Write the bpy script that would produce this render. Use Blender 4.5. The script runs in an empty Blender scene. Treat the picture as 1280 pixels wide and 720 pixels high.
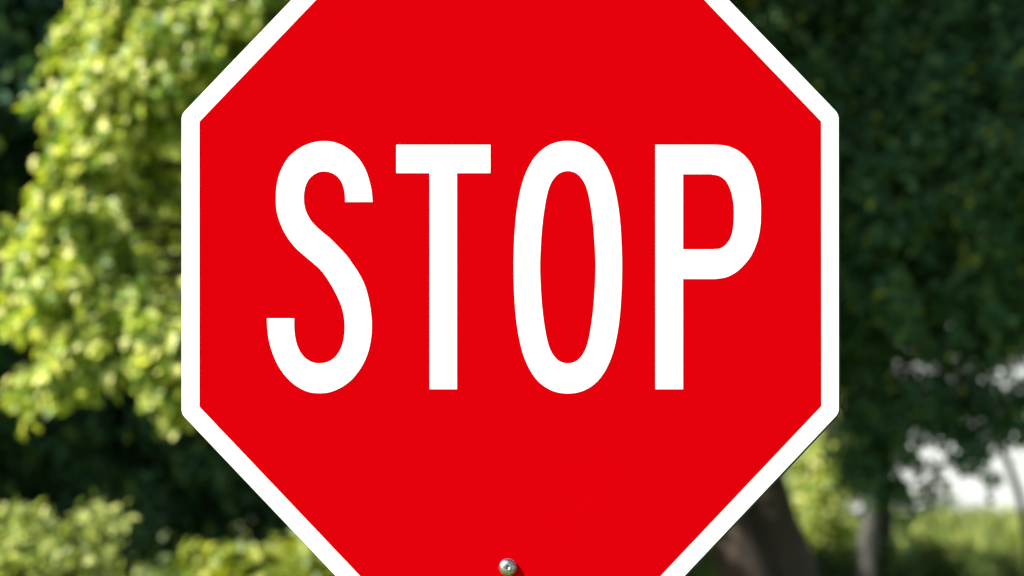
import bpy, math, random
import numpy as np
from mathutils import Vector

C = bpy.data.collections.new('scene'); 
scene = bpy.context.scene
scene.collection.children.link(C)
random.seed(7)
rng = np.random.default_rng(11)

# ------------------------------------------------------------------ camera constants
FPX = 85.0 / 36.0 * 1280.0
CAMZ = 1.70
HOR = 655.0
SD = 0.75 / 820.0 * FPX            # distance of the sign face


def at(px, py, Y):
    return Vector(((px - 640.0) / FPX * Y, Y, CAMZ + (HOR - py) / FPX * Y))


# ------------------------------------------------------------------ object helpers
def link(o, parent=None):
    C.objects.link(o)
    if parent is not None:
        o.parent = parent
    return o


def tag(o, label=None, cat=None, group=None, kind=None):
    if label: o['label'] = label
    if cat: o['category'] = cat
    if group: o['group'] = group
    if kind: o['kind'] = kind
    return o


def empty(name, loc=(0, 0, 0), rz=0.0):
    o = bpy.data.objects.new(name, None)
    o.location = loc
    o.rotation_euler = (0, 0, rz)
    o.empty_display_size = 0.2
    return link(o)


def mesh_obj(name, verts, faces, mat, parent=None, smooth=False):
    me = bpy.data.meshes.new(name)
    me.from_pydata([tuple(v) for v in verts], [], faces)
    me.materials.append(mat)
    if smooth:
        me.polygons.foreach_set('use_smooth', [True] * len(me.polygons))
    me.update()
    return link(bpy.data.objects.new(name, me), parent)


def np_mesh(name, V, loops, starts, totals, mat, parent=None, smooth=False):
    me = bpy.data.meshes.new(name)
    me.vertices.add(len(V))
    me.vertices.foreach_set('co', V.astype(np.float32).ravel())
    me.loops.add(len(loops))
    me.loops.foreach_set('vertex_index', loops.astype(np.int32).ravel())
    me.polygons.add(len(starts))
    me.polygons.foreach_set('loop_start', starts.astype(np.int32))
    me.polygons.foreach_set('loop_total', totals.astype(np.int32))
    me.materials.append(mat)
    if smooth:
        me.polygons.foreach_set('use_smooth', np.ones(len(starts), dtype=bool))
    me.update(calc_edges=True)
    me.validate()
    return link(bpy.data.objects.new(name, me), parent)


# ------------------------------------------------------------------ materials
def new_mat(name):
    m = bpy.data.materials.new(name)
    m.use_nodes = True
    nt = m.node_tree
    b = nt.nodes['Principled BSDF']
    return m, nt, b


def noise_color(nt, scale, stops, coord='Object', detail=6, rough=.6):
    tc = nt.nodes.new('ShaderNodeTexCoord')
    n = nt.nodes.new('ShaderNodeTexNoise')
    n.inputs['Scale'].default_value = scale
    n.inputs['Detail'].default_value = detail
    n.inputs['Roughness'].default_value = rough
    nt.links.new(tc.outputs[coord], n.inputs['Vector'])
    r = nt.nodes.new('ShaderNodeValToRGB')
    els = r.color_ramp.elements
    while len(els) < len(stops):
        els.new(.5)
    for e, (p, c) in zip(els, stops):
        e.position = p
        e.color = (*c, 1)
    nt.links.new(n.outputs['Fac'], r.inputs['Fac'])
    return r, n, tc


def sheeting(name, col, var, rough=.38):
    """retroreflective sheeting: coloured film with a faint large scale unevenness"""
    m, nt, b = new_mat(name)
    r, n, tc = noise_color(nt, 5.0, [(.3, tuple(c * (1 - var) for c in col)), (.7, col)])
    nt.links.new(r.outputs['Color'], b.inputs['Base Color'])
    b.inputs['Roughness'].default_value = rough
    b.inputs['Specular IOR Level'].default_value = 0.0
    return m


RED = sheeting('red_sheeting', (.40, .0002, .0021), .02, .6)
WHITE = sheeting('white_sheeting', (.86, .86, .85), .012, .5)


def metal(name, lo, hi, rough=.35, scale=60, metallic=1.0, bump=.0):
    m, nt, b = new_mat(name)
    r, n, tc = noise_color(nt, scale, [(.35, lo), (.65, hi)])
    nt.links.new(r.outputs['Color'], b.inputs['Base Color'])
    b.inputs['Metallic'].default_value = metallic
    b.inputs['Roughness'].default_value = rough
    if bump:
        bp = nt.nodes.new('ShaderNodeBump')
        bp.inputs['Strength'].default_value = bump
        bp.inputs['Distance'].default_value = .0006
        nt.links.new(n.outputs['Fac'], bp.inputs['Height'])
        nt.links.new(bp.outputs['Normal'], b.inputs['Normal'])
    return m


ZINC = metal('zinc_plated_steel', (.20, .22, .22), (.50, .53, .53), .38, 330, 1.0, .8)
GALV = metal('galvanised_steel', (.36, .38, .39), (.55, .57, .58), .5, 25)
ALU = metal('aluminium_sheet', (.5, .5, .5), (.6, .6, .6), .45, 12)
OUTLINE = metal('added_dark_outline', (.012, .013, .012), (.02, .02, .02), .6, 30, 0.0)  # near-black for the added sheet that draws the panel's dark outline


def bark(name, lo, hi):
    m, nt, b = new_mat(name)
    tc = nt.nodes.new('ShaderNodeTexCoord')
    mp = nt.nodes.new('ShaderNodeMapping')
    mp.inputs['Scale'].default_value = (7, 7, 1.4)
    nt.links.new(tc.outputs['Object'], mp.inputs['Vector'])
    n = nt.nodes.new('ShaderNodeTexNoise')
    n.inputs['Scale'].default_value = 3
    n.inputs['Detail'].default_value = 8
    n.inputs['Roughness'].default_value = .7
    nt.links.new(mp.outputs['Vector'], n.inputs['Vector'])
    r = nt.nodes.new('ShaderNodeValToRGB')
    r.color_ramp.elements[0].position = .35
    r.color_ramp.elements[1].position = .68
    r.color_ramp.elements[0].color = (*lo, 1)
    r.color_ramp.elements[1].color = (*hi, 1)
    nt.links.new(n.outputs['Fac'], r.inputs['Fac'])
    nt.links.new(r.outputs['Color'], b.inputs['Base Color'])
    b.inputs['Roughness'].default_value = .9
    bp = nt.nodes.new('ShaderNodeBump')
    bp.inputs['Strength'].default_value = .8
    bp.inputs['Distance'].default_value = .03
    nt.links.new(n.outputs['Fac'], bp.inputs['Height'])
    nt.links.new(bp.outputs['Normal'], b.inputs['Normal'])
    return m


BARK = bark('brown_bark', (.018, .011, .007), (.060, .039, .025))
BARKG = bark('grey_bark', (.05, .048, .044), (.13, .125, .11))


def leaf_mat(name, stops, trans=.45, tcol=(.9, 1.0, .35), rough=.5, spec=.35):
    """each leaf (mesh island) takes its own green; light passes through the blade"""
    m, nt, b = new_mat(name)
    g = nt.nodes.new('ShaderNodeNewGeometry')
    r = nt.nodes.new('ShaderNodeValToRGB')
    els = r.color_ramp.elements
    while len(els) < len(stops):
        els.new(.5)
    for e, (p, c) in zip(els, stops):
        e.position = p
        e.color = (*c, 1)
    nt.links.new(g.outputs['Random Per Island'], r.inputs['Fac'])
    nt.links.new(r.outputs['Color'], b.inputs['Base Color'])
    b.inputs['Roughness'].default_value = rough
    b.inputs['Specular IOR Level'].default_value = spec
    t = nt.nodes.new('ShaderNodeBsdfTranslucent')
    mx = nt.nodes.new('ShaderNodeMix')
    mx.data_type = 'RGBA'
    mx.blend_type = 'MULTIPLY'
    mx.inputs['Factor'].default_value = 1
    nt.links.new(r.outputs['Color'], mx.inputs[6])
    mx.inputs[7].default_value = (*tcol, 1)
    nt.links.new(mx.outputs[2], t.inputs['Color'])
    ms = nt.nodes.new('ShaderNodeMixShader')
    ms.inputs['Fac'].default_value = trans
    nt.links.new(b.outputs['BSDF'], ms.inputs[1])
    nt.links.new(t.outputs['BSDF'], ms.inputs[2])
    nt.links.new(ms.outputs['Shader'], nt.nodes['Material Output'].inputs['Surface'])
    return m


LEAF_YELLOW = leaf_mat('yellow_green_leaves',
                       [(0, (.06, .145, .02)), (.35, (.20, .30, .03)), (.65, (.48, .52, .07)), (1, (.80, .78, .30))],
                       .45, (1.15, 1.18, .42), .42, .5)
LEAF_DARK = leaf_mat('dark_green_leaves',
                     [(0, (.028, .078, .042)), (.6, (.055, .13, .066)), (.955, (.11, .19, .06)), (.985, (.36, .38, .06))], .38, (1.0, 1.2, .6), .6, .16)  # yellow last stop puts sunflecks into the leaf colour
LEAF_MID = leaf_mat('mid_green_leaves',
                    [(0, (.05, .09, .02)), (.6, (.10, .15, .03)), (1, (.17, .21, .045))], .4, (1.1, 1.2, .5))
LEAF_PALE = leaf_mat('pale_green_leaves',
                     [(0, (.11, .17, .03)), (.5, (.27, .32, .06)), (1, (.54, .54, .18))], .4, (1.1, 1.15, .6))
LEAF_BUSH_YELLOW = leaf_mat('yellow_bush_leaves',
                            [(0, (.10, .15, .015)), (.6, (.22, .27, .02)), (1, (.36, .38, .06))], .4, (1.2, 1.1, .5))


# ------------------------------------------------------------------ terrain
def sstep(t):
    t = np.clip(t, 0, 1)
    return t * t * (3 - 2 * t)


def ground_z(x, y):
    x = np.asarray(x, float); y = np.asarray(y, float)
    z = 1.42 * sstep((y - 17) / 24.0) + .16 * sstep((y - 41) / 160.0)
    z = z + .05 * np.sin(x * .31 + 1.3) * np.sin(y * .23) * np.clip((y - 2) / 10, 0, 1) * (y < 60)
    return z


def build_ground():
    ys = np.concatenate([np.linspace(-60, 0, 13), np.linspace(1, 60, 90), np.geomspace(64, 4000, 30)])
    xs = np.concatenate([-np.geomspace(3000, 42, 16), np.linspace(-40, 40, 81), np.geomspace(42, 3000, 16)])
    X, Yy = np.meshgrid(xs, ys)
    Z = ground_z(X, Yy)
    V = np.stack([X, Yy, Z], -1).reshape(-1, 3)
    nx = len(xs)
    F = []
    for j in range(len(ys) - 1):
        for i in range(nx - 1):
            a = j * nx + i
            F.append((a, a + 1, a + 1 + nx, a + nx))
    m, nt, b = new_mat('meadow_ground')
    r, n, tc = noise_color(nt, .35, [(.3, (.09, .14, .025)), (.5, (.17, .23, .04)), (.7, (.27, .30, .08))], detail=9, rough=.7)
    nt.links.new(r.outputs['Color'], b.inputs['Base Color'])
    b.inputs['Roughness'].default_value = 1
    b.inputs['Specular IOR Level'].default_value = .1
    o = mesh_obj('ground', V, F, m, None, True)
    tag(o, 'gently rising grassy meadow under and beyond the trees', 'ground', kind='structure')


build_ground()


# ------------------------------------------------------------------ foliage
def unit(v):
    return v / np.maximum(np.linalg.norm(v, axis=-1, keepdims=True), 1e-9)


# leaf outlines: (along, across) on one half, base and tip shared
MAPLE = [(.08, .22), (.20, .50), (.42, .30), (.60, .40), (.74, .16)]
OVAL = [(.30, .34), (.70, .26)]


def leaf_arrays(P, A, N, L, shape):
    """P base points, A axis, N leaf normal, L length -> verts, loops, starts, totals"""
    n = len(P)
    A = unit(A)
    N = unit(N - (N * A).sum(-1, keepdims=True) * A)
    S = np.cross(A, N)
    half = shape
    k = len(half)
    tmpl = [(0, 0, 0)] + [(u, w, .10 * w / .4) for u, w in half] + [(1, 0, -.10)] + [(u, -w, .10 * w / .4) for u, w in half]
    T = np.array(tmpl)
    nv = len(T)
    V = (P[:, None, :] + L[:, None, None] * (T[None, :, 0, None] * A[:, None, :] + T[None, :, 1, None] * S[:, None, :]
                                             + T[None, :, 2, None] * N[:, None, :]))
    V = V.reshape(-1, 3)
    f1 = list(range(0, k + 2))                       # base, half..., tip
    f2 = [0, k + 1] + list(range(nv - 1, k + 1, -1))  # base, tip, other half backwards
    base = (np.arange(n) * nv)[:, None]
    lp = np.concatenate([base + np.array(f1)[None], base + np.array(f2)[None]], 1)
    loops = lp.ravel()
    m = k + 2
    starts = np.arange(2 * n) * m
    totals = np.full(2 * n, m)
    return V, loops, starts, totals


class Tubes:
    def __init__(self):
        self.v = []; self.f = []

    def add(self, pts, radii, seg=7, cap=True, wob=0.0):
        pts = [Vector(p) for p in pts]
        base = len(self.v)
        prev = None
        for i, p in enumerate(pts):
            d = (pts[min(i + 1, len(pts) - 1)] - pts[max(i - 1, 0)])
            d = d.normalized() if d.length > 1e-9 else Vector((0, 0, 1))
            if prev is None:
                s = d.cross(Vector((0, 1, 0)))
                if s.length < .1:
                    s = d.cross(Vector((1, 0, 0)))
                s.normalize()
            else:
                s = (prev - d * prev.dot(d)).normalized()
            prev = s
            t = d.cross(s)
            for j in range(seg):
                a = 2 * math.pi * j / seg
                r = radii[i] * (1 + (wob * math.sin(3 * a + i * .4) + wob * .6 * math.sin(5 * a + 1 + i * .25) if wob else 0))
                self.v.append(p + (s * math.cos(a) + t * math.sin(a)) * r)
        for i in range(len(pts) - 1):
            for j in range(seg):
                a = base + i * seg + j
                b = base + i * seg + (j + 1) % seg
                self.f.append((a, b, b + seg, a + seg))
        if cap:
            self.f.append(tuple(base + (len(pts) - 1) * seg + j for j in range(seg)))
            self.f.append(tuple(base + j for j in reversed(range(seg))))

    def build(self, name, mat, parent=None):
        return mesh_obj(name, self.v, self.f, mat, parent, True)


def curve_pts(a, b, n, wander, sag=0.0):
    a, b = Vector(a), Vector(b)
    out = []
    L = (b - a).length
    ph = random.uniform(0, 6.28)
    side = (b - a).cross(Vector((random.uniform(-1, 1), random.uniform(-1, 1), random.uniform(-1, 1))))
    side = side.normalized() if side.length > 1e-6 else Vector((1, 0, 0))
    for i in range(n + 1):
        t = i / n
        p = a.lerp(b, t)
        p += side * (math.sin(t * 3.14159) * wander * L * math.sin(ph + t * 3))
        p.z += sag * L * math.sin(t * 3.14159)
        out.append(p)
    return out


def sprays(lobes, leaf_len, per, twig, droop, sun_bias, shape, seed, surface=.62, jitter=.35, keep=None):
    """leaf sprays in ellipsoid lobes: (cx,cy,cz,rx,ry,rz,count). Returns leaf arrays and twig starts/ends"""
    r = np.random.default_rng(seed)
    Ps, As, Ns, Ls, tw = [], [], [], [], []
    for (cx, cy, cz, rx, ry, rz, cnt) in lobes:
        cnt = int(cnt)
        d = unit(r.normal(size=(cnt, 3)))
        rad = surface + (1 - surface) * r.random(cnt) ** .7
        inner = r.random(cnt) < .22
        rad[inner] = r.random(inner.sum()) * surface
        # uneven lobe surface
        bump = 1 + .16 * np.sin(d[:, 0] * 5 + cx * 3) * np.sin(d[:, 1] * 6 + cy) + .14 * np.sin(d[:, 2] * 7 + d[:, 0] * 4 + cz * 5)
        c = np.array([cx, cy, cz]); R = np.array([rx, ry, rz])
        p0 = c + d * R * (rad * bump)[:, None]
        out = unit(d / R)
        td = unit(out * .9 + r.normal(size=(cnt, 3)) * .45 + np.array([0, 0, -droop]))
        tl = twig * (.6 + .8 * r.random(cnt))
        if keep is not None:
            k = keep(p0)
            p0, out, td, tl, cnt = p0[k], out[k], td[k], tl[k], int(k.sum())
        n = per
        t = r.random((cnt, n)) ** .8
        pos = p0[:, None, :] + td[:, None, :] * (t * tl[:, None])[..., None]
        pos[..., 2] -= droop * .35 * (t ** 2) * tl[:, None]
        pos += r.normal(size=pos.shape) * leaf_len * jitter
        ax = td[:, None, :] * .6 + r.normal(size=pos.shape) * .6 + np.array([0, 0, -.25 - droop * .5])
        nm = out[:, None, :] * .4 + 1.25 * np.array(sun_bias)[None, None, :] + r.normal(size=pos.shape) * .5
        ln = leaf_len * (.6 + .7 * r.random((cnt, n)))
        Ps.append(pos.reshape(-1, 3)); As.append(ax.reshape(-1, 3)); Ns.append(nm.reshape(-1, 3)); Ls.append(ln.ravel())
        tw.append(np.concatenate([p0, p0 + td * tl[:, None] * .8 - np.array([0, 0, 1]) * (droop * .2 * tl)[:, None]], 1))
    P = np.concatenate(Ps); A = np.concatenate(As); N = np.concatenate(Ns); L = np.concatenate(Ls)
    return leaf_arrays(P, A, N, L, shape), np.concatenate(tw), len(P)


TOTAL = [0]
SUNB = (-.6, -.35, .6)


def tree(name, label, cat, base, trunk, limbs_from, lobes, bmat, lmat, leaf_len=.06, per=22, twig=.35, droop=.4,
         shape=OVAL, seed=1, group=None, twigs=False, keep=None, surface=.62, wob=.08, jitter=.9, extra=None):
    """trunk: [(x,y,z,r)...] in world space; limbs leave it between the heights limbs_from"""
    random.seed(seed)
    bx, by, bz = base
    root = empty(name, base)
    tag(root, label, cat, group)
    off = Vector(base)
    tb = Tubes()
    # refine trunk
    P = [Vector(t[:3]) - off for t in trunk]
    R = [t[3] for t in trunk]
    pts, rad = [], []
    for i in range(len(P) - 1):
        for k in range(6):
            t = k / 6
            p0 = P[max(i - 1, 0)]; p1 = P[i]; p2 = P[i + 1]; p3 = P[min(i + 2, len(P) - 1)]
            q = .5 * ((2 * p1) + (p2 - p0) * t + (2 * p0 - 5 * p1 + 4 * p2 - p3) * t * t + (3 * p1 - p0 - 3 * p2 + p3) * t ** 3)
            pts.append(q); rad.append(R[i] * (1 - t) + R[i + 1] * t)
    pts.append(P[-1]); rad.append(R[-1])
    tb.add(pts, rad, 14, wob=wob)
    if extra:
        for (e, er) in extra:
            tb.add([Vector(q) - off for q in e], er, 10, wob=wob * .6)
    z0, z1 = limbs_from
    cand = [i for i, p in enumerate(pts) if z0 <= p.z + bz <= z1] or [len(pts) - 1]
    for (cx, cy, cz, rx, ry, rz, cnt) in lobes:
        c = Vector((cx, cy, cz)) - off
        # leave the trunk below the lobe
        i = min(cand, key=lambda k: abs(pts[k].z - (c.z - .35 * (Vector((c.x, c.y, 0)) - Vector((pts[k].x, pts[k].y, 0))).length)))
        L = (c - pts[i]).length
        r0 = min(rad[i] * .55, .02 + L * .022) * max(.3, min(1.0, (cnt / 150) ** .6))
        cp = curve_pts(pts[i], c, 6, .07, .06)
        tb.add(cp, [r0 * (1 - .8 * k / 6) for k in range(7)], 6, cap=False)
        for q in range(7):
            a = cp[random.randint(3, 6)]
            d = Vector((random.gauss(0, 1), random.gauss(0, 1), random.gauss(0, 1))).normalized()
            e = c + Vector((d.x * rx, d.y * ry, d.z * rz)) * .8
            tb.add(curve_pts(a, e, 3, .1), [r0 * .35, r0 * .25, r0 * .16, r0 * .06], 4, cap=False)
    (V, loops, st, tt), tw, n = sprays(lobes, leaf_len, per, twig, droop, SUNB, shape, seed, surface, jitter, keep)
    TOTAL[0] += n
    if twigs:
        for row in tw:
            a = Vector(row[:3]) - off; b_ = Vector(row[3:]) - off
            if (a - b_).length > .05:
                tb.add([a, b_], [.005, .002], 3, cap=False)
    tb.build('trunk', bmat, root)
    np_mesh('crown', V - np.array(base)[None], loops, st, tt, lmat, root)
    return root


def ell_lobes(center, radii, n, size, cnt, seed, zmin=None, zscale=.8):
    """n lobes over an ellipsoid crown"""
    r = random.Random(seed)
    out = []
    for i in range(n):
        # spread with golden angle
        u = 1 - 2 * (i + .5) / n
        a = i * 2.39996 + r.uniform(-.3, .3)
        s = math.sqrt(1 - u * u)
        k = r.uniform(.55, .82)
        x = center[0] + radii[0] * s * math.cos(a) * k
        y = center[1] + radii[1] * s * math.sin(a) * k
        z = center[2] + radii[2] * u * k
        if zmin is not None and z < zmin:
            z = zmin + r.uniform(0, .4)
        q = size * r.uniform(.8, 1.25)
        out.append((x, y, z, q, q, q * zscale, cnt * (q / size) ** 2))
    out.append((center[0], center[1], center[2], radii[0] * .5, radii[1] * .5, radii[2] * .5, cnt * 1.5))
    return out


# ---- the sunlit tree on the left (its near left flank catches the sun)
def L(px, py, Y, r, cnt, rz=None, ry=None):
    p = at(px, py, Y)
    return (p.x, p.y, p.z, r, ry or r, rz or r * .8, cnt)


A_lobes = [
    # the sunlit left flank
    L(200, -30, 11.0, .36, 120), L(145, 60, 11.1, .24, 76), L(115, 135, 11.1, .15, 38), L(215, 60, 10.9, .28, 90), L(160, 105, 10.9, .22, 66),
    L(265, 20, 10.9, .28, 80), L(215, 105, 11.0, .20, 50), L(118, 205, 11.0, .16, 42), L(90, 275, 10.9, .14, 36), L(45, 322, 11.0, .11, 26),
    L(75, 360, 10.8, .16, 42), L(105, 395, 10.7, .14, 34), L(95, 440, 10.7, .09, 20), L(75, 462, 10.7, .05, 8), L(200, 415, 10.7, .10, 34, .16),
    L(213, 468, 10.7, .05, 16, .10), L(5, 375, 11.2, .08, 10), L(12, 485, 11.2, .04, 5),
    L(110, 290, 11.0, .10, 14), L(140, 330, 11.0, .09, 12), L(195, 235, 11.1, .06, 8), L(150, 190, 11.2, .12, 16),
    # the hollow behind it, in its own shade
    L(190, 215, 12.4, .25, 50), L(240, 330, 12.5, .24, 45), L(150, 290, 12.7, .2, 30),
    # behind the sign and above the frame
    L(475, 60, 11.6, .6, 170), L(500, 330, 12.0, .5, 150), L(600, 60, 11.6, .8, 200), L(640, 300, 11.9, .7, 160),
    L(730, 80, 11.9, .6, 180), L(800, 300, 12.2, .5, 150), L(740, 420, 12.2, .4, 80),
    (-1.3, 11.4, 4.75, .5, .6, .5, 150), (-1.2, 11.3, 5.3, .7, .7, .6, 200), (.1, 11.4, 5.9, 1.0, 1.0, .8, 230),
    (1.0, 11.8, 5.85, 1.0, 1.0, .8, 230), (-1.3, 12.4, 5.8, .8, .9, .8, 200), (-.2, 12.5, 6.9, 1.2, 1.2, 1.0, 260),
    (1.1, 12.8, 6.9, 1.1, 1.1, .9, 240), (-1.0, 13.2, 7.1, 1.0, 1.0, .9, 200), (.3, 12.8, 8.2, 1.3, 1.2, 1.0, 260),
    (.2, 13.0, 9.3, 1.0, 1.0, .8, 200), (-1.3, 13.2, 4.6, .8, .8, .7, 180), (1.5, 12.6, 5.95, .9, .9, .7, 200),
    (0, 13.4, 4.6, 1.2, .8, 1.0, 220), (-.6, 13.4, 3.4, .7, .5, .5, 120), (-1.7, 12.9, 3.6, .35, .5, .5, 90)]
A_lobes = [l[:6] + (l[6] * (.72 if l[1] < 11.25 else 1.0),) for l in A_lobes]
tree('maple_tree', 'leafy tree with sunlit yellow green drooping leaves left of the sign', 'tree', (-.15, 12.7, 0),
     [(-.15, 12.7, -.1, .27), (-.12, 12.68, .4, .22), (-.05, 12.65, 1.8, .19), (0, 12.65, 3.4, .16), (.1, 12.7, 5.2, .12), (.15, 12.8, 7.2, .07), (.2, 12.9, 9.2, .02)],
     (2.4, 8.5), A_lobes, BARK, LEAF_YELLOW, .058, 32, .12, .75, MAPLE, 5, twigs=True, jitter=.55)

# ---- the big shaded tree on the right, dark trunk under the sign's lower right edge
bt = lambda px, py, Y, r: (*at(px, py, Y), r)
B_trunk = [(*at(985, 1000, 14), .34), bt(975, 820, 14, .26), bt(968, 720, 14, .215), bt(952, 640, 14, .19), bt(945, 560, 14, .17),
           bt(975, 420, 14.1, .15), bt(1000, 200, 14.3, .13), (1.75, 14.4, 5.4, .10), (1.9, 14.5, 7.0, .06), (2.0, 14.5, 8.2, .02)]
B_trunk[0] = (B_trunk[0][0], 14, -.1, .36)
B_extra = [([at(955, 790, 13.85), at(935, 720, 13.8), at(905, 640, 13.8), at(860, 560, 13.9), at(800, 430, 14.1), at(740, 250, 14.4)], [.15, .145, .13, .11, .09, .05]),
           ([at(985, 480, 14.1), at(1040, 380, 14), at(1130, 250, 14), at(1250, 120, 14)], [.10, .085, .06, .03])]
B_lobes = ell_lobes((2.9, 14.2, 5.0), (2.9, 2.4, 2.6), 44, .62, 100, 3) + [
    L(1080, 60, 13.0, .5, 120), L(1170, 80, 13.0, .5, 120), L(1250, 60, 13.0, .5, 110), L(1090, 200, 13.0, .5, 120), L(1190, 220, 13.1, .5, 110),
    L(1270, 250, 13.2, .45, 90), L(1080, 330, 13.2, .5, 110), L(1170, 350, 13.2, .45, 100), L(1260, 370, 13.3, .45, 90), L(1100, 440, 13.5, .4, 90),
    L(1190, 450, 13.5, .3, 55), L(1255, 440, 13.6, .25, 36), L(1175, 500, 13.6, .14, 10), L(1090, 500, 13.7, .2, 34),
    L(1085, 430, 13.5, .14, 26), L(1140, 465, 13.5, .16, 26), L(1245, 420, 13.5, .16, 26), L(1205, 480, 13.6, .15, 20), L(1268, 490, 13.7, .13, 13), L(1190, 425, 13.5, .16, 26), L(1225, 525, 13.7, .10, 6), L(1120, 420, 13.4, .16, 24), L(1215, 415, 13.4, .14, 14), L(1275, 400, 13.4, .16, 20), L(1160, 395, 13.4, .2, 30),
    L(1235, 500, 13.6, .08, 5), L(1120, 545, 13.7, .06, 5), L(1215, 545, 13.7, .04, 3),
    L(1075, 570, 13.7, .10, 12), L(1110, 600, 13.8, .05, 5), L(1165, 590, 13.7, .02, 2), L(1145, 625, 13.8, .03, 2), L(1205, 555, 13.5, .04, 3)]
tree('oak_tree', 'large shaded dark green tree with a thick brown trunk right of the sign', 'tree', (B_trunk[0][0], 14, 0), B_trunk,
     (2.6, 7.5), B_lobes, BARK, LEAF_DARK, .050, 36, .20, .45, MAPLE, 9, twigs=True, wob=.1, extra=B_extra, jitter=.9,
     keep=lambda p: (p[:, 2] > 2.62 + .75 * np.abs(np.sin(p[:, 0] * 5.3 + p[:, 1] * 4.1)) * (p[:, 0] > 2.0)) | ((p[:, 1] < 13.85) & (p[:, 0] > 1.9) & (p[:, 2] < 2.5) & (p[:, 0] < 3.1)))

# ---- slender tree with a pale thin trunk
G_lobes = ell_lobes((2.9, 18, 4.95), (1.6, 1.5, 1.7), 16, .6, 90, 21)
tree('slender_tree', 'slender tree with a thin grey trunk just right of the thick trunk', 'tree', (at(1082, 0, 18).x, 18, .05),
     [(at(1080, 0, 18).x, 18, -.05, .10), bt(1083, 720, 18, .072), bt(1088, 640, 18, .06), bt(1092, 560, 18, .055), bt(1105, 400, 18, .05), (2.9, 18, 5.6, .02)],
     (2.8, 5.5), G_lobes, BARKG, LEAF_MID, .06, 20, .3, .5, OVAL, 22)

# ---- leaning thin trunk at the right edge
Hx = at(1296, 700, 24)
tree('leaning_sapling', 'thin leaning tree trunk crossing the bright gap at the right edge', 'tree', (Hx.x + .1, 24, float(ground_z(Hx.x, 24))),
     [(Hx.x + .1, 24, float(ground_z(Hx.x, 24)) - .05, .055), bt(1281, 650, 24, .042), bt(1264, 590, 24, .038), bt(1248, 545, 24, .034), bt(1236, 470, 24, .03), (at(1230, 300, 24).x, 24, 5.2, .015)],
     (3.0, 5.5), ell_lobes((4.9, 24, 5.2), (1.6, 1.3, 1.5), 14, .6, 80, 31), BARKG, LEAF_MID, .065, 20, .3, .5, OVAL, 32)

# ---- sunlit small tree between the two trunks
F_lobes = [L(1025, 560, 27, .30, 50), L(1052, 600, 27, .22, 36), L(1015, 640, 27, .30, 50), L(1045, 505, 27.3, .30, 40), L(1000, 600, 27.4, .35, 50),
           L(1062, 560, 27.2, .15, 16), L(1040, 665, 27, .18, 24), L(1125, 610, 27, .06, 4)]
fx = (1030 - 640) / FPX * 27.2
fz = float(ground_z(fx, 27.2))
tree('young_tree', 'small bright yellow green tree seen between the two trunks', 'tree', (fx, 27.2, fz),
     [(fx, 27.2, fz - .05, .07), (fx - .03, 27.2, 1.5, .055), (fx + .03, 27.2, 2.2, .04), (fx, 27.2, 3.0, .015)],
     (1.3, 2.6), F_lobes, BARK, LEAF_YELLOW, .085, 14, .20, .5, OVAL, 41)

# ---- far woodland trees that close the view
woods = [
    # px, Y, radius x, height of crown centre, rz, leaf material, size
    (-150, 20, 2.6, 4.6, 3.6), (40, 21, 2.4, 4.2, 3.2), (250, 19.5, 2.4, 4.4, 3.4), (430, 21.5, 2.6, 4.6, 3.4), (620, 20.5, 2.6, 4.8, 3.6),
    (690, 22, 1.5, 4.6, 3.2), (960, 24, 2.2, 7.0, 2.6), (1093, 27.5, 2.5, 6.0, 2.6), (1370, 25, 2.4, 5.85, 2.6),
    (120, 27, 3.2, 6.0, 4.6),
]
wl = ['dark tree at the far left edge behind the sunlit tree', 'dark shaded tree behind the sunlit drooping branches',
      'dark tree below the drooping branches near the sign', 'dark tree behind the lower left edge of the sign',
      'dark tree hidden directly behind the middle of the sign', 'dark tree behind the lower right of the sign',
      'dark tree above the small bright tree beyond the thick trunk', 'dark tree whose leaves hang over the bright gap',
      'dark tree at the far right edge over the meadow', 'tall far tree behind the left row of dark trees'
      ]
for i, (px, Y, rx, cz, rz) in enumerate(woods):
    x = (px - 640) / FPX * Y
    gz = float(ground_z(x, Y))
    lob = ell_lobes((x, Y, cz), (rx, rx * .9, rz), 26, .95, 62, 50 + i, zmin=gz + .6)
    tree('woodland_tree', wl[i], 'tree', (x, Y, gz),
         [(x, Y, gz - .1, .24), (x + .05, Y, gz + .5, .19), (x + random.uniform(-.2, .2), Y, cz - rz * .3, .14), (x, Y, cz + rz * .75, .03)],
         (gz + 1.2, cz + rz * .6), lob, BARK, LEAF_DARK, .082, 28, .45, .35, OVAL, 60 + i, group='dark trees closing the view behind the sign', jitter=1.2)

# ---- unseen tall trees, added left of the frame to shade the woodland
for i, (x, Y, h) in enumerate([(-6.6, 16.6, 10.5), (-8.6, 20.5, 11), (-9.5, 26, 12), (-6.6, 22.5, 8.5)]):
    gz = float(ground_z(x, Y))
    lob = ell_lobes((x, Y, h * .55), (2.7, 2.6, h * .42), 22, 1.25, 60, 80 + i)
    tree('added_shade_tree', ['added shade tree, nearest one out of view beyond the left edge', 'added shade tree, second back, out of view beyond the left edge',
                       'added shade tree, tallest and farthest back, out of view beyond the left edge', 'added shorter shade tree, out of view beyond the left edge between its taller neighbours'][i], 'tree', (x, Y, gz),
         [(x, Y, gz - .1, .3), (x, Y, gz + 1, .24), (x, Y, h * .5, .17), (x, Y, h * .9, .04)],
         (gz + 1.8, h * .8), lob, BARK, LEAF_DARK, .15, 18, .6, .3, OVAL, 90 + i, group='unseen trees added to the left for shade', jitter=1.2)


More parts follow.
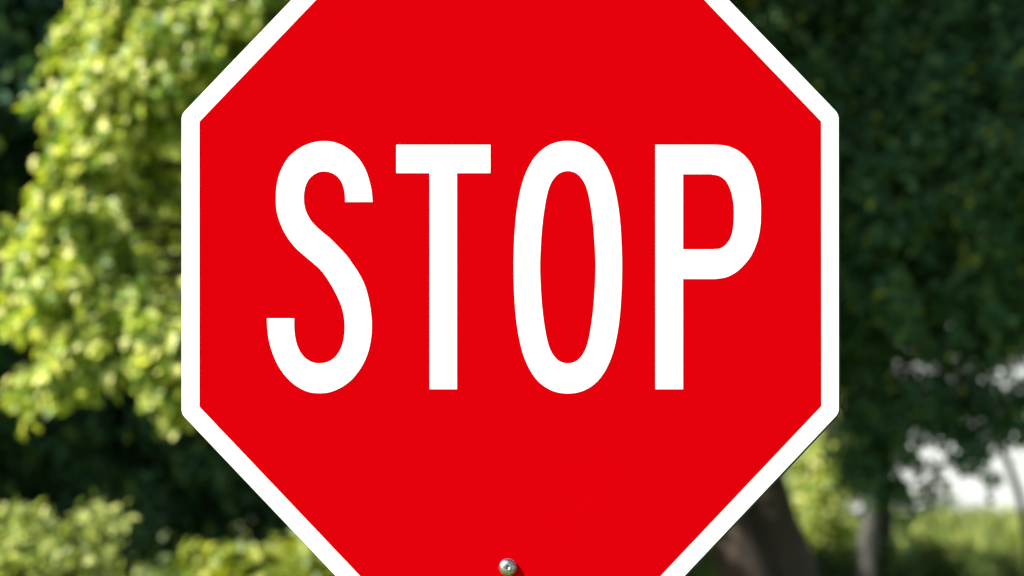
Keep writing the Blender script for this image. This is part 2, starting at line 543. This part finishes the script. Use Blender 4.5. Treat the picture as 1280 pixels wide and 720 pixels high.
# ---- bushes
def bush(name, label, base, lobes, lmat, leaf_len, per, seed, group=None, twig=.22, shape=OVAL, droop=.0, jitter=.8):
    random.seed(seed)
    x, y, z = base
    trunk = [(x, y, z - .05, .035), (x, y, z + .25, .03), (x, y, z + .5, .02)]
    return tree(name, label, 'bush', base, trunk, (z, z + .5), lobes, BARK, lmat, leaf_len, per, twig, droop, shape, seed, group, wob=.02, jitter=jitter)


bush('pale_bush', 'pale sunlit bush in the bottom left corner below the drooping leaves', (-1.95, 10.4, 0),
     [L(15, 745, 10.0, .16, 44), L(70, 750, 10.1, .14, 40), L(-30, 730, 10.1, .16, 40), L(20, 700, 10.2, .08, 16), L(75, 715, 10.2, .07, 14), L(108, 700, 10.4, .05, 8), L(125, 745, 10.3, .08, 16),
      L(35, 670, 10.2, .04, 6), L(85, 680, 10.2, .03, 5),
      (-2.0, 10.3, .9, .4, .4, .35, 130), (-2.25, 10.2, .6, .3, .4, .4, 80), (-1.8, 10.2, .6, .3, .4, .4, 80), L(112, 640, 10.6, .03, 3), L(140, 625, 10.5, .02, 2)],
     LEAF_PALE, .048, 18, 101, twig=.15)
bush('yellow_bush', 'yellow green sunlit bush at the bottom edge left of the sign', (-1.1, 10.6, 0),
     [L(345, 742, 10.2, .09, 24), L(300, 755, 10.2, .09, 20), L(385, 750, 10.1, .09, 20), L(362, 710, 10.3, .04, 7), L(262, 712, 10.4, .02, 3), L(430, 760, 10.2, .12, 30),
      (-1.1, 10.5, .9, .4, .35, .3, 110), (-.9, 10.6, .6, .4, .4, .3, 80), (-1.3, 10.6, .6, .35, .4, .3, 60)],
     LEAF_BUSH_YELLOW, .065, 16, 102, shape=MAPLE, twig=.11)
bush('dark_bush', 'dark green bush in shade between the pale and the yellow bush', (-1.75, 13.2, 0),
     [L(200, 790, 12.6, .22, 50), L(270, 785, 12.8, .22, 50), L(330, 775, 13.4, .22, 50), (-1.7, 13.2, .7, .45, .5, .4, 120), (-1.2, 13.2, .6, .45, .5, .4, 100)],
     LEAF_MID, .06, 18, 103)
hb = [(1105, 700, 24, .26, 'darkest low bush just right of the thin grey trunk'), (1165, 700, 25, .22, 'dark low bush under the bright gap in the leaves'),
      (1238, 716, 27, .16, 'small green bush low in the right corner meadow'), (1040, 705, 25, .26, 'low green bush between the thick and the thin trunk'),
      (895, 712, 20, .42, 'low bush tucked under the lower right edge of the sign')]
for i, (px, py, Y, r, lb) in enumerate(hb):
    p = at(px, py, Y); gz = float(ground_z(p.x, Y))
    top = at(px, 676 + (12 if i == 2 else 0), Y).z
    hh = max(.3, top - gz)
    bush('low_bush', lb, (p.x, Y, gz),
         [(p.x, Y, gz + hh * .5, r, r, hh * .5, 120), (p.x - r * .7, Y + .1, gz + hh * .4, r * .7, r * .6, hh * .42, 60), (p.x + r * .7, Y, gz + hh * .42, r * .7, r * .6, hh * .42, 60)],
         LEAF_MID, .07, 16, 110 + i, 'low bushes along the meadow', twig=.14)
for i in range(7):
    x = -6.5 + i * 1.15
    Y = 17.2 + (i % 3) * .5
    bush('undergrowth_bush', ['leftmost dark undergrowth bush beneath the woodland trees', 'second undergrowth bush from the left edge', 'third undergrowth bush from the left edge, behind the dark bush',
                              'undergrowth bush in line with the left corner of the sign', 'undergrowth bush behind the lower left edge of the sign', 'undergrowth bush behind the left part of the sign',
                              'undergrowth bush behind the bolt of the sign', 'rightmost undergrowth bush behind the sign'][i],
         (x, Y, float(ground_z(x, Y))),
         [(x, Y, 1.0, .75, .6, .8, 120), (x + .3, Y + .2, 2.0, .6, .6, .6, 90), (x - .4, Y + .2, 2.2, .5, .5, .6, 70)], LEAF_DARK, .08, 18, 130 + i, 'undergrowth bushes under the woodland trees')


far = [(1262, 62, 1.0, 'far pale bush on the horizon below the leaning sapling'), (1228, 70, .7, 'small far bush on the horizon in the middle of the bright gap'),
       (1190, 58, 1.1, 'far bush on the horizon at the left side of the bright gap'), (1150, 66, 1.4, 'far bush on the horizon just right of the grey trunk')]
for i, (px, Y, h, lb) in enumerate(far):
    x = (px - 640) / FPX * Y
    gz = float(ground_z(x, Y))
    bush('far_bush', lb, (x, Y, gz), [(x, Y, gz + h * .3, .55, .4, h * .45, 50), (x + .6, Y, gz + h * .2, .45, .4, h * .35, 36), (x - .6, Y + .2, gz + h * .15, .5, .4, h * .4, 36)],
         LEAF_PALE if i < 2 else LEAF_MID, .09, 18, 150 + i, 'far bushes along the horizon', twig=.2)


# ---- tall meadow grass (nobody could count it)
def meadow_grass():
    n = 60000
    Y = 19 + 60 * rng.random(n) ** 1.6
    X = (-.02 + .27 * rng.random(n)) * Y + rng.normal(size=n) * .4
    X[: n // 8] = rng.uniform(-6, 6, n // 8); Y[: n // 8] = rng.uniform(9, 20, n // 8)
    Z = ground_z(X, Y) - .01
    P = np.stack([X, Y, Z], -1)
    A = np.stack([rng.normal(size=n) * .25, rng.normal(size=n) * .25, np.ones(n)], -1)
    N = rng.normal(size=(n, 3))
    Ln = (.10 + .22 * rng.random(n)) * (1 + Y / 60)
    V, lp, st, tt = leaf_arrays(P, A, N, Ln, [(.3, .06), (.75, .04)])
    m = leaf_mat('meadow_grass_blades', [(0, (.08, .13, .025)), (.5, (.20, .26, .05)), (1, (.44, .46, .15))], .4, (1.1, 1.1, .5))
    o = np_mesh('meadow_grass', V, lp, st, tt, m)
    tag(o, 'sunlit tall yellow green meadow grass in the lower right background', 'grass', kind='stuff')


meadow_grass()
print('LEAVES', TOTAL[0])


# ------------------------------------------------------------------ the stop sign
def sp(px, py, y=0.0):
    """photo pixel on the sign face -> sign local coordinates (origin: post foot under the sign)"""
    k = SD / FPX
    return Vector(((px - 637.0) * k, y, CAMZ + (HOR - py) * k))


SX = (637.0 - 640.0) * SD / FPX
sign = empty('stop_sign', (SX, SD, 0))
tag(sign, 'red and white octagonal traffic stop sign on a steel post in the foreground', 'traffic sign')

INNER = [(249.3, 152), (472, -80.5), (802, -81.5), (1026.2, 151.5), (1026.5, 507.5), (802, 744.5), (472, 743), (249.3, 508.5)]


def offset_poly(pts, d):
    out = []
    n = len(pts)
    cx = sum(p[0] for p in pts) / n; cy = sum(p[1] for p in pts) / n
    lines = []
    for i in range(n):
        a = Vector(pts[i]); b = Vector(pts[(i + 1) % n])
        t = (b - a).normalized()
        nrm = Vector((t.y, -t.x))
        if nrm.dot((a + b) / 2 - Vector((cx, cy))) < 0:
            nrm = -nrm
        lines.append((a + nrm * d, t))
    for i in range(n):
        p, t = lines[i - 1]; q, s = lines[i]
        den = t.x * s.y - t.y * s.x
        u = ((q - p).x * s.y - (q - p).y * s.x) / den
        out.append(p + t * u)
    return out


def round_poly(pts, r, seg=8):
    out = []
    n = len(pts)
    for i in range(n):
        p = Vector(pts[i]); a = (Vector(pts[i - 1]) - p).normalized(); b = (Vector(pts[(i + 1) % n]) - p).normalized()
        ang = math.acos(max(-1, min(1, a.dot(b))))
        t = r / math.tan(ang / 2)
        s, e = p + a * t, p + b * t
        for k in range(seg + 1):
            u = k / seg
            out.append(s * (1 - u) ** 2 + p * 2 * u * (1 - u) + e * u * u)
    return out


def plate(name, polys, y_front, y_back, mat, parent, bevel=0.0):
    """flat plate from pixel outlines (first outer, others holes), built as a filled 2D outline with thickness"""
    cu = bpy.data.curves.new(name + '_outline', 'CURVE')
    cu.dimensions = '2D'
    cu.fill_mode = 'BOTH'
    cu.extrude = (y_back - y_front) / 2 - bevel
    if bevel:
        cu.bevel_depth = bevel; cu.bevel_resolution = 1; cu.offset = -bevel
    for pl in polys:
        s = cu.splines.new('POLY')
        s.points.add(len(pl) - 1)
        for k, q in enumerate(pl):
            v = sp(q[0], q[1])
            s.points[k].co = (v.x, v.z, 0, 1)
        s.use_cyclic_u = True
    tmp = bpy.data.objects.new('tmp', cu)
    C.objects.link(tmp)
    bpy.context.view_layer.update()
    me = bpy.data.meshes.new_from_object(tmp.evaluated_get(bpy.context.evaluated_depsgraph_get()))
    bpy.data.objects.remove(tmp)
    bpy.data.curves.remove(cu)
    me.name = name
    ym = (y_front + y_back) / 2
    for v in me.vertices:
        x, z, d = v.co
        v.co = (x, ym - d, z)      # x right, curve y -> up, curve z -> towards the camera
    me.materials.clear()
    me.materials.append(mat)
    me.update()
    return link(bpy.data.objects.new(name, me), parent)


# white sheeted aluminium panel, 3 mm; an added dark sheet imitates the dark outline at its lower and right edge
outer = round_poly(offset_poly(INNER, 22.2), 15)
plate('panel', [outer], -.0000, .0030, WHITE, sign, .0003)
back = [(q[0] + 1.2, q[1] + 1.1) for q in round_poly(offset_poly(INNER, 23.0), 15)]
plate('dark_outline_sheet', [back], .0032, .0060, OUTLINE, sign)
plate('red_field', [INNER], -.00022, .0004, RED, sign)


def zoomed(pts, ox, oy, s=4.0):
    return [Vector((ox + x / s, oy + y / s)) for x, y in pts]


def catmull(pts, sub=6, closed=False):
    out = []
    n = len(pts)
    for i in range(n - 1):
        p1, p2 = pts[i], pts[i + 1]
        p0 = pts[i - 1] if i > 0 else p1 * 2 - p2
        p3 = pts[i + 2] if i + 2 < n else p2 * 2 - p1
        for k in range(sub):
            t = k / sub
            out.append(.5 * ((2 * p1) + (p2 - p0) * t + (2 * p0 - 5 * p1 + 4 * p2 - p3) * t * t + (3 * p1 - p0 - 3 * p2 + p3) * t ** 3))
    out.append(pts[-1])
    return out


# S
left = zoomed([(583, 370), (575, 300), (550, 215), (512, 152), (462, 105), (402, 75), (340, 66), (278, 75), (220, 100), (165, 145),
               (127, 207), (106, 275), (100, 350), (104, 415), (121, 475), (150, 535), (190, 590), (240, 637), (288, 677)], 320, 160)
left += zoomed([(330, 77), (367, 130), (402, 192), (427, 250), (440, 303), (444, 352), (441, 403), (429, 452), (405, 495), (368, 526),
                (320, 537), (275, 529), (236, 500), (210, 458), (196, 408), (191, 360), (191, 312)], 320, 320)
right = zoomed([(55, 312), (57, 360), (66, 425), (85, 490), (116, 556), (160, 614), (210, 655), (262, 679), (315, 686), (370, 680), (427, 656),
                (482, 614), (530, 550), (560, 482), (575, 412), (579, 350), (576, 295), (565, 222), (545, 150), (515, 88), (483, 40), (453, -2)], 320, 320)
right += zoomed([(414, 596), (368, 550), (322, 512), (284, 475), (258, 435), (243, 393), (239, 350), (243, 308), (257, 268), (280, 240), (310, 222),
                 (340, 217), (375, 223), (405, 241), (427, 268), (439, 300), (445, 335), (446, 370)], 320, 160)
plate('letter', [catmull(left) + catmull(right)], -.00046, .0002, WHITE, sign)
# T
plate('letter', [[(495.4, 181), (613, 181), (613, 216.4), (571.2, 216.4), (571.2, 486.5), (537, 486.5), (537, 216.4), (495.4, 216.4)]], -.00046, .0002, WHITE, sign)
# O
q = [(48, 720), (50, 600), (57, 480), (70, 375), (92, 275), (124, 195), (163, 136), (210, 96), (262, 73), (319, 66)]
qi = [(180, 720), (183, 600), (191, 490), (205, 385), (222, 308), (244, 260), (277, 226), (319, 215)]


def ring(quarter, top, bot, cx=709.75):
    cy = (top + bot) / 2
    half = (bot - top) / 2
    pts = zoomed(quarter, 630, 160)
    h0 = 334.1 - pts[-1].y
    Q = []
    for p in pts:
        Q.append(Vector((p.x - cx, -(334.1 - p.y) / h0 * half)))
    Q[0].y = 0.0
    full = Q + [Vector((-p.x, p.y)) for p in reversed(Q[:-1])]
    full += [Vector((p.x, -p.y)) for p in reversed(full[1:-1])]
    full = full + [full[0]]
    ext = [full[-2]] + full + [full[1]]
    c = catmull(ext, 6)[6:-6]
    return [Vector((p.x + cx, p.y + cy)) for p in c[:-1]]


plate('letter', [ring(q, 176.4, 491.8), ring(qi, 213.8, 454.3)], -.00046, .0002, WHITE, sign)
# P
pc = catmull(zoomed([(375, 84), (432, 90), (487, 112), (532, 149), (567, 203), (590, 280), (602, 358), (604, 430), (600, 500), (585, 570), (556, 637), (520, 684), (478, 722), (430, 746), (375, 755)], 800, 160))
po = [Vector((819.25, 181))] + pc + [Vector((853.75, 348.7)), Vector((853.75, 486.5)), Vector((819.25, 486.5))]
pi_ = catmull(zoomed([(355, 231), (397, 240), (430, 265), (452, 308), (465, 360), (470, 420), (467, 490), (455, 545), (430, 583), (402, 602), (368, 607)], 800, 160))
ph = [Vector((853.75, 217.8))] + pi_ + [Vector((853.75, 311.8))]
plate('letter', [po, ph], -.00046, .0002, WHITE, sign)


# bolts: domed head with a small recess, washer and its nut behind
def lathe(profile, seg, c, axis_y=True):
    V, F = [], []
    for i, (r, y) in enumerate(profile):
        for j in range(seg):
            a = 2 * math.pi * j / seg
            V.append((c.x + r * math.cos(a), c.y + y, c.z + r * math.sin(a)))
    for i in range(len(profile) - 1):
        for j in range(seg):
            a = i * seg + j; b = i * seg + (j + 1) % seg
            F.append((a, a + seg, b + seg, b))
    return V, F


def bolt(px, py):
    c = sp(px, py, 0)
    k = SD / FPX
    R = 10.6 * k
    prof = [(R * 1.0, -.0004)]
    prof += [(R * math.cos(t) ** .9, -.0012 - .0062 * math.sin(t)) for t in [i / 10 * 1.25 for i in range(11)]]
    prof += [(R * .26, -.0070), (R * .20, -.0058), (R * .0005, -.0052)]
    V, F = lathe(prof, 40, c)
    b = mesh_obj('bolt', V, F, ZINC, sign, True)
    V, F = lathe([(R * .2, -.0001), (R * 1.03, -.0001), (R * 1.03, -.0007), (R * .9, -.0010)], 40, c)
    mesh_obj('washer', V, F, ZINC, b, False)
    V, F = lathe([(.0001, .0665), (.0075, .0665), (.0075, .0605), (.0045, .0600), (.0045, .0040)], 6, c)
    mesh_obj('nut', V, F, ZINC, b, False)


bolt(634.6, 709)
bolt(637, -48)

# steel U-channel post behind the panel, and two clamping brackets
tw_ = .032
prof = [(-tw_, 0), (-.018, 0), (-.013, .030), (.013, .030), (.018, 0), (tw_, 0), (tw_, .003), (.0205, .003), (.0155, .033), (-.0155, .033), (-.0205, .003), (-tw_, .003)]
V = []
F = []
zs = [-.4, 2.44]
for z in zs:
    for (x, y) in prof:
        V.append((x, .0066 + y, z))
n = len(prof)
for j in range(n):
    F.append((j, (j + 1) % n, n + (j + 1) % n, n + j))
mesh_obj('post', V, F + [(0, 1, 10, 11)[::-1]], GALV, sign)


def box(name, a, b, mat, parent):
    x0, y0, z0 = a; x1, y1, z1 = b
    V = [(x0, y0, z0), (x1, y0, z0), (x1, y1, z0), (x0, y1, z0), (x0, y0, z1), (x1, y0, z1), (x1, y1, z1), (x0, y1, z1)]
    F = [(3, 2, 1, 0), (4, 5, 6, 7), (0, 1, 5, 4), (1, 2, 6, 5), (2, 3, 7, 6), (3, 0, 4, 7)]
    return mesh_obj(name, V, F, mat, parent)


for py in (709, -48):
    z = sp(637, py).z
    box('bracket', (-.04, .0402, z - .02), (.04, .0595, z + .02), GALV, sign)

# ------------------------------------------------------------------ sky and sun
SUN = Vector((-.74, -.33, .60)).normalized()
elev = math.asin(SUN.z)
sd = bpy.data.lights.new('sun', 'SUN')
sd.energy = 5.0
sd.angle = math.radians(.55)
sd.color = (1.0, .965, .89)
so = link(bpy.data.objects.new('sun', sd))
so.rotation_euler = (-SUN).to_track_quat('-Z', 'Y').to_euler()
so.location = (-8, -5, 12)

w = bpy.data.worlds.new('World')
scene.world = w
w.use_nodes = True
nt = w.node_tree
bg = nt.nodes['Background']
sky = nt.nodes.new('ShaderNodeTexSky')
sky.sky_type = 'NISHITA'
sky.sun_disc = False
sky.sun_elevation = elev
sky.sun_rotation = math.atan2(SUN.x, SUN.y)
sky.dust_density = 1.5
sky.air_density = 1.0
# white summer haze low over the horizon
tc = nt.nodes.new('ShaderNodeTexCoord')
sx = nt.nodes.new('ShaderNodeSeparateXYZ')
nt.links.new(tc.outputs['Generated'], sx.inputs[0])
mr = nt.nodes.new('ShaderNodeMapRange')
mr.interpolation_type = 'SMOOTHSTEP'
mr.inputs['From Min'].default_value = .02
mr.inputs['From Max'].default_value = .24
mr.inputs['To Min'].default_value = .9
mr.inputs['To Max'].default_value = 0
nt.links.new(sx.outputs['Z'], mr.inputs['Value'])
mh = nt.nodes.new('ShaderNodeMix')
mh.data_type = 'RGBA'
nt.links.new(mr.outputs['Result'], mh.inputs['Factor'])
nt.links.new(sky.outputs['Color'], mh.inputs[6])
mh.inputs[7].default_value = (4.9, 5.0, 4.75, 1)
nt.links.new(mh.outputs[2], bg.inputs['Color'])
bg.inputs['Strength'].default_value = .10

# ------------------------------------------------------------------ camera
cd = bpy.data.cameras.new('camera')
cd.lens = 85
cd.sensor_width = 36
cd.shift_y = (HOR - 360.0) / 1280.0
cd.clip_start = .05
cd.clip_end = 6000
cd.dof.use_dof = True
cd.dof.focus_distance = SD
cd.dof.aperture_fstop = 4.5
cam = link(bpy.data.objects.new('camera', cd))
cam.location = (0, 0, CAMZ)
cam.rotation_euler = (math.pi / 2, 0, 0)
scene.camera = cam

scene.render.engine = 'CYCLES'
scene.cycles.use_denoising = True
scene.cycles.max_bounces = 8
scene.cycles.diffuse_bounces = 4
scene.cycles.transmission_bounces = 6
scene.view_settings.view_transform = 'Standard'
scene.view_settings.look = 'None'
scene.view_settings.gamma = 1
scene.view_settings.exposure = 1.25
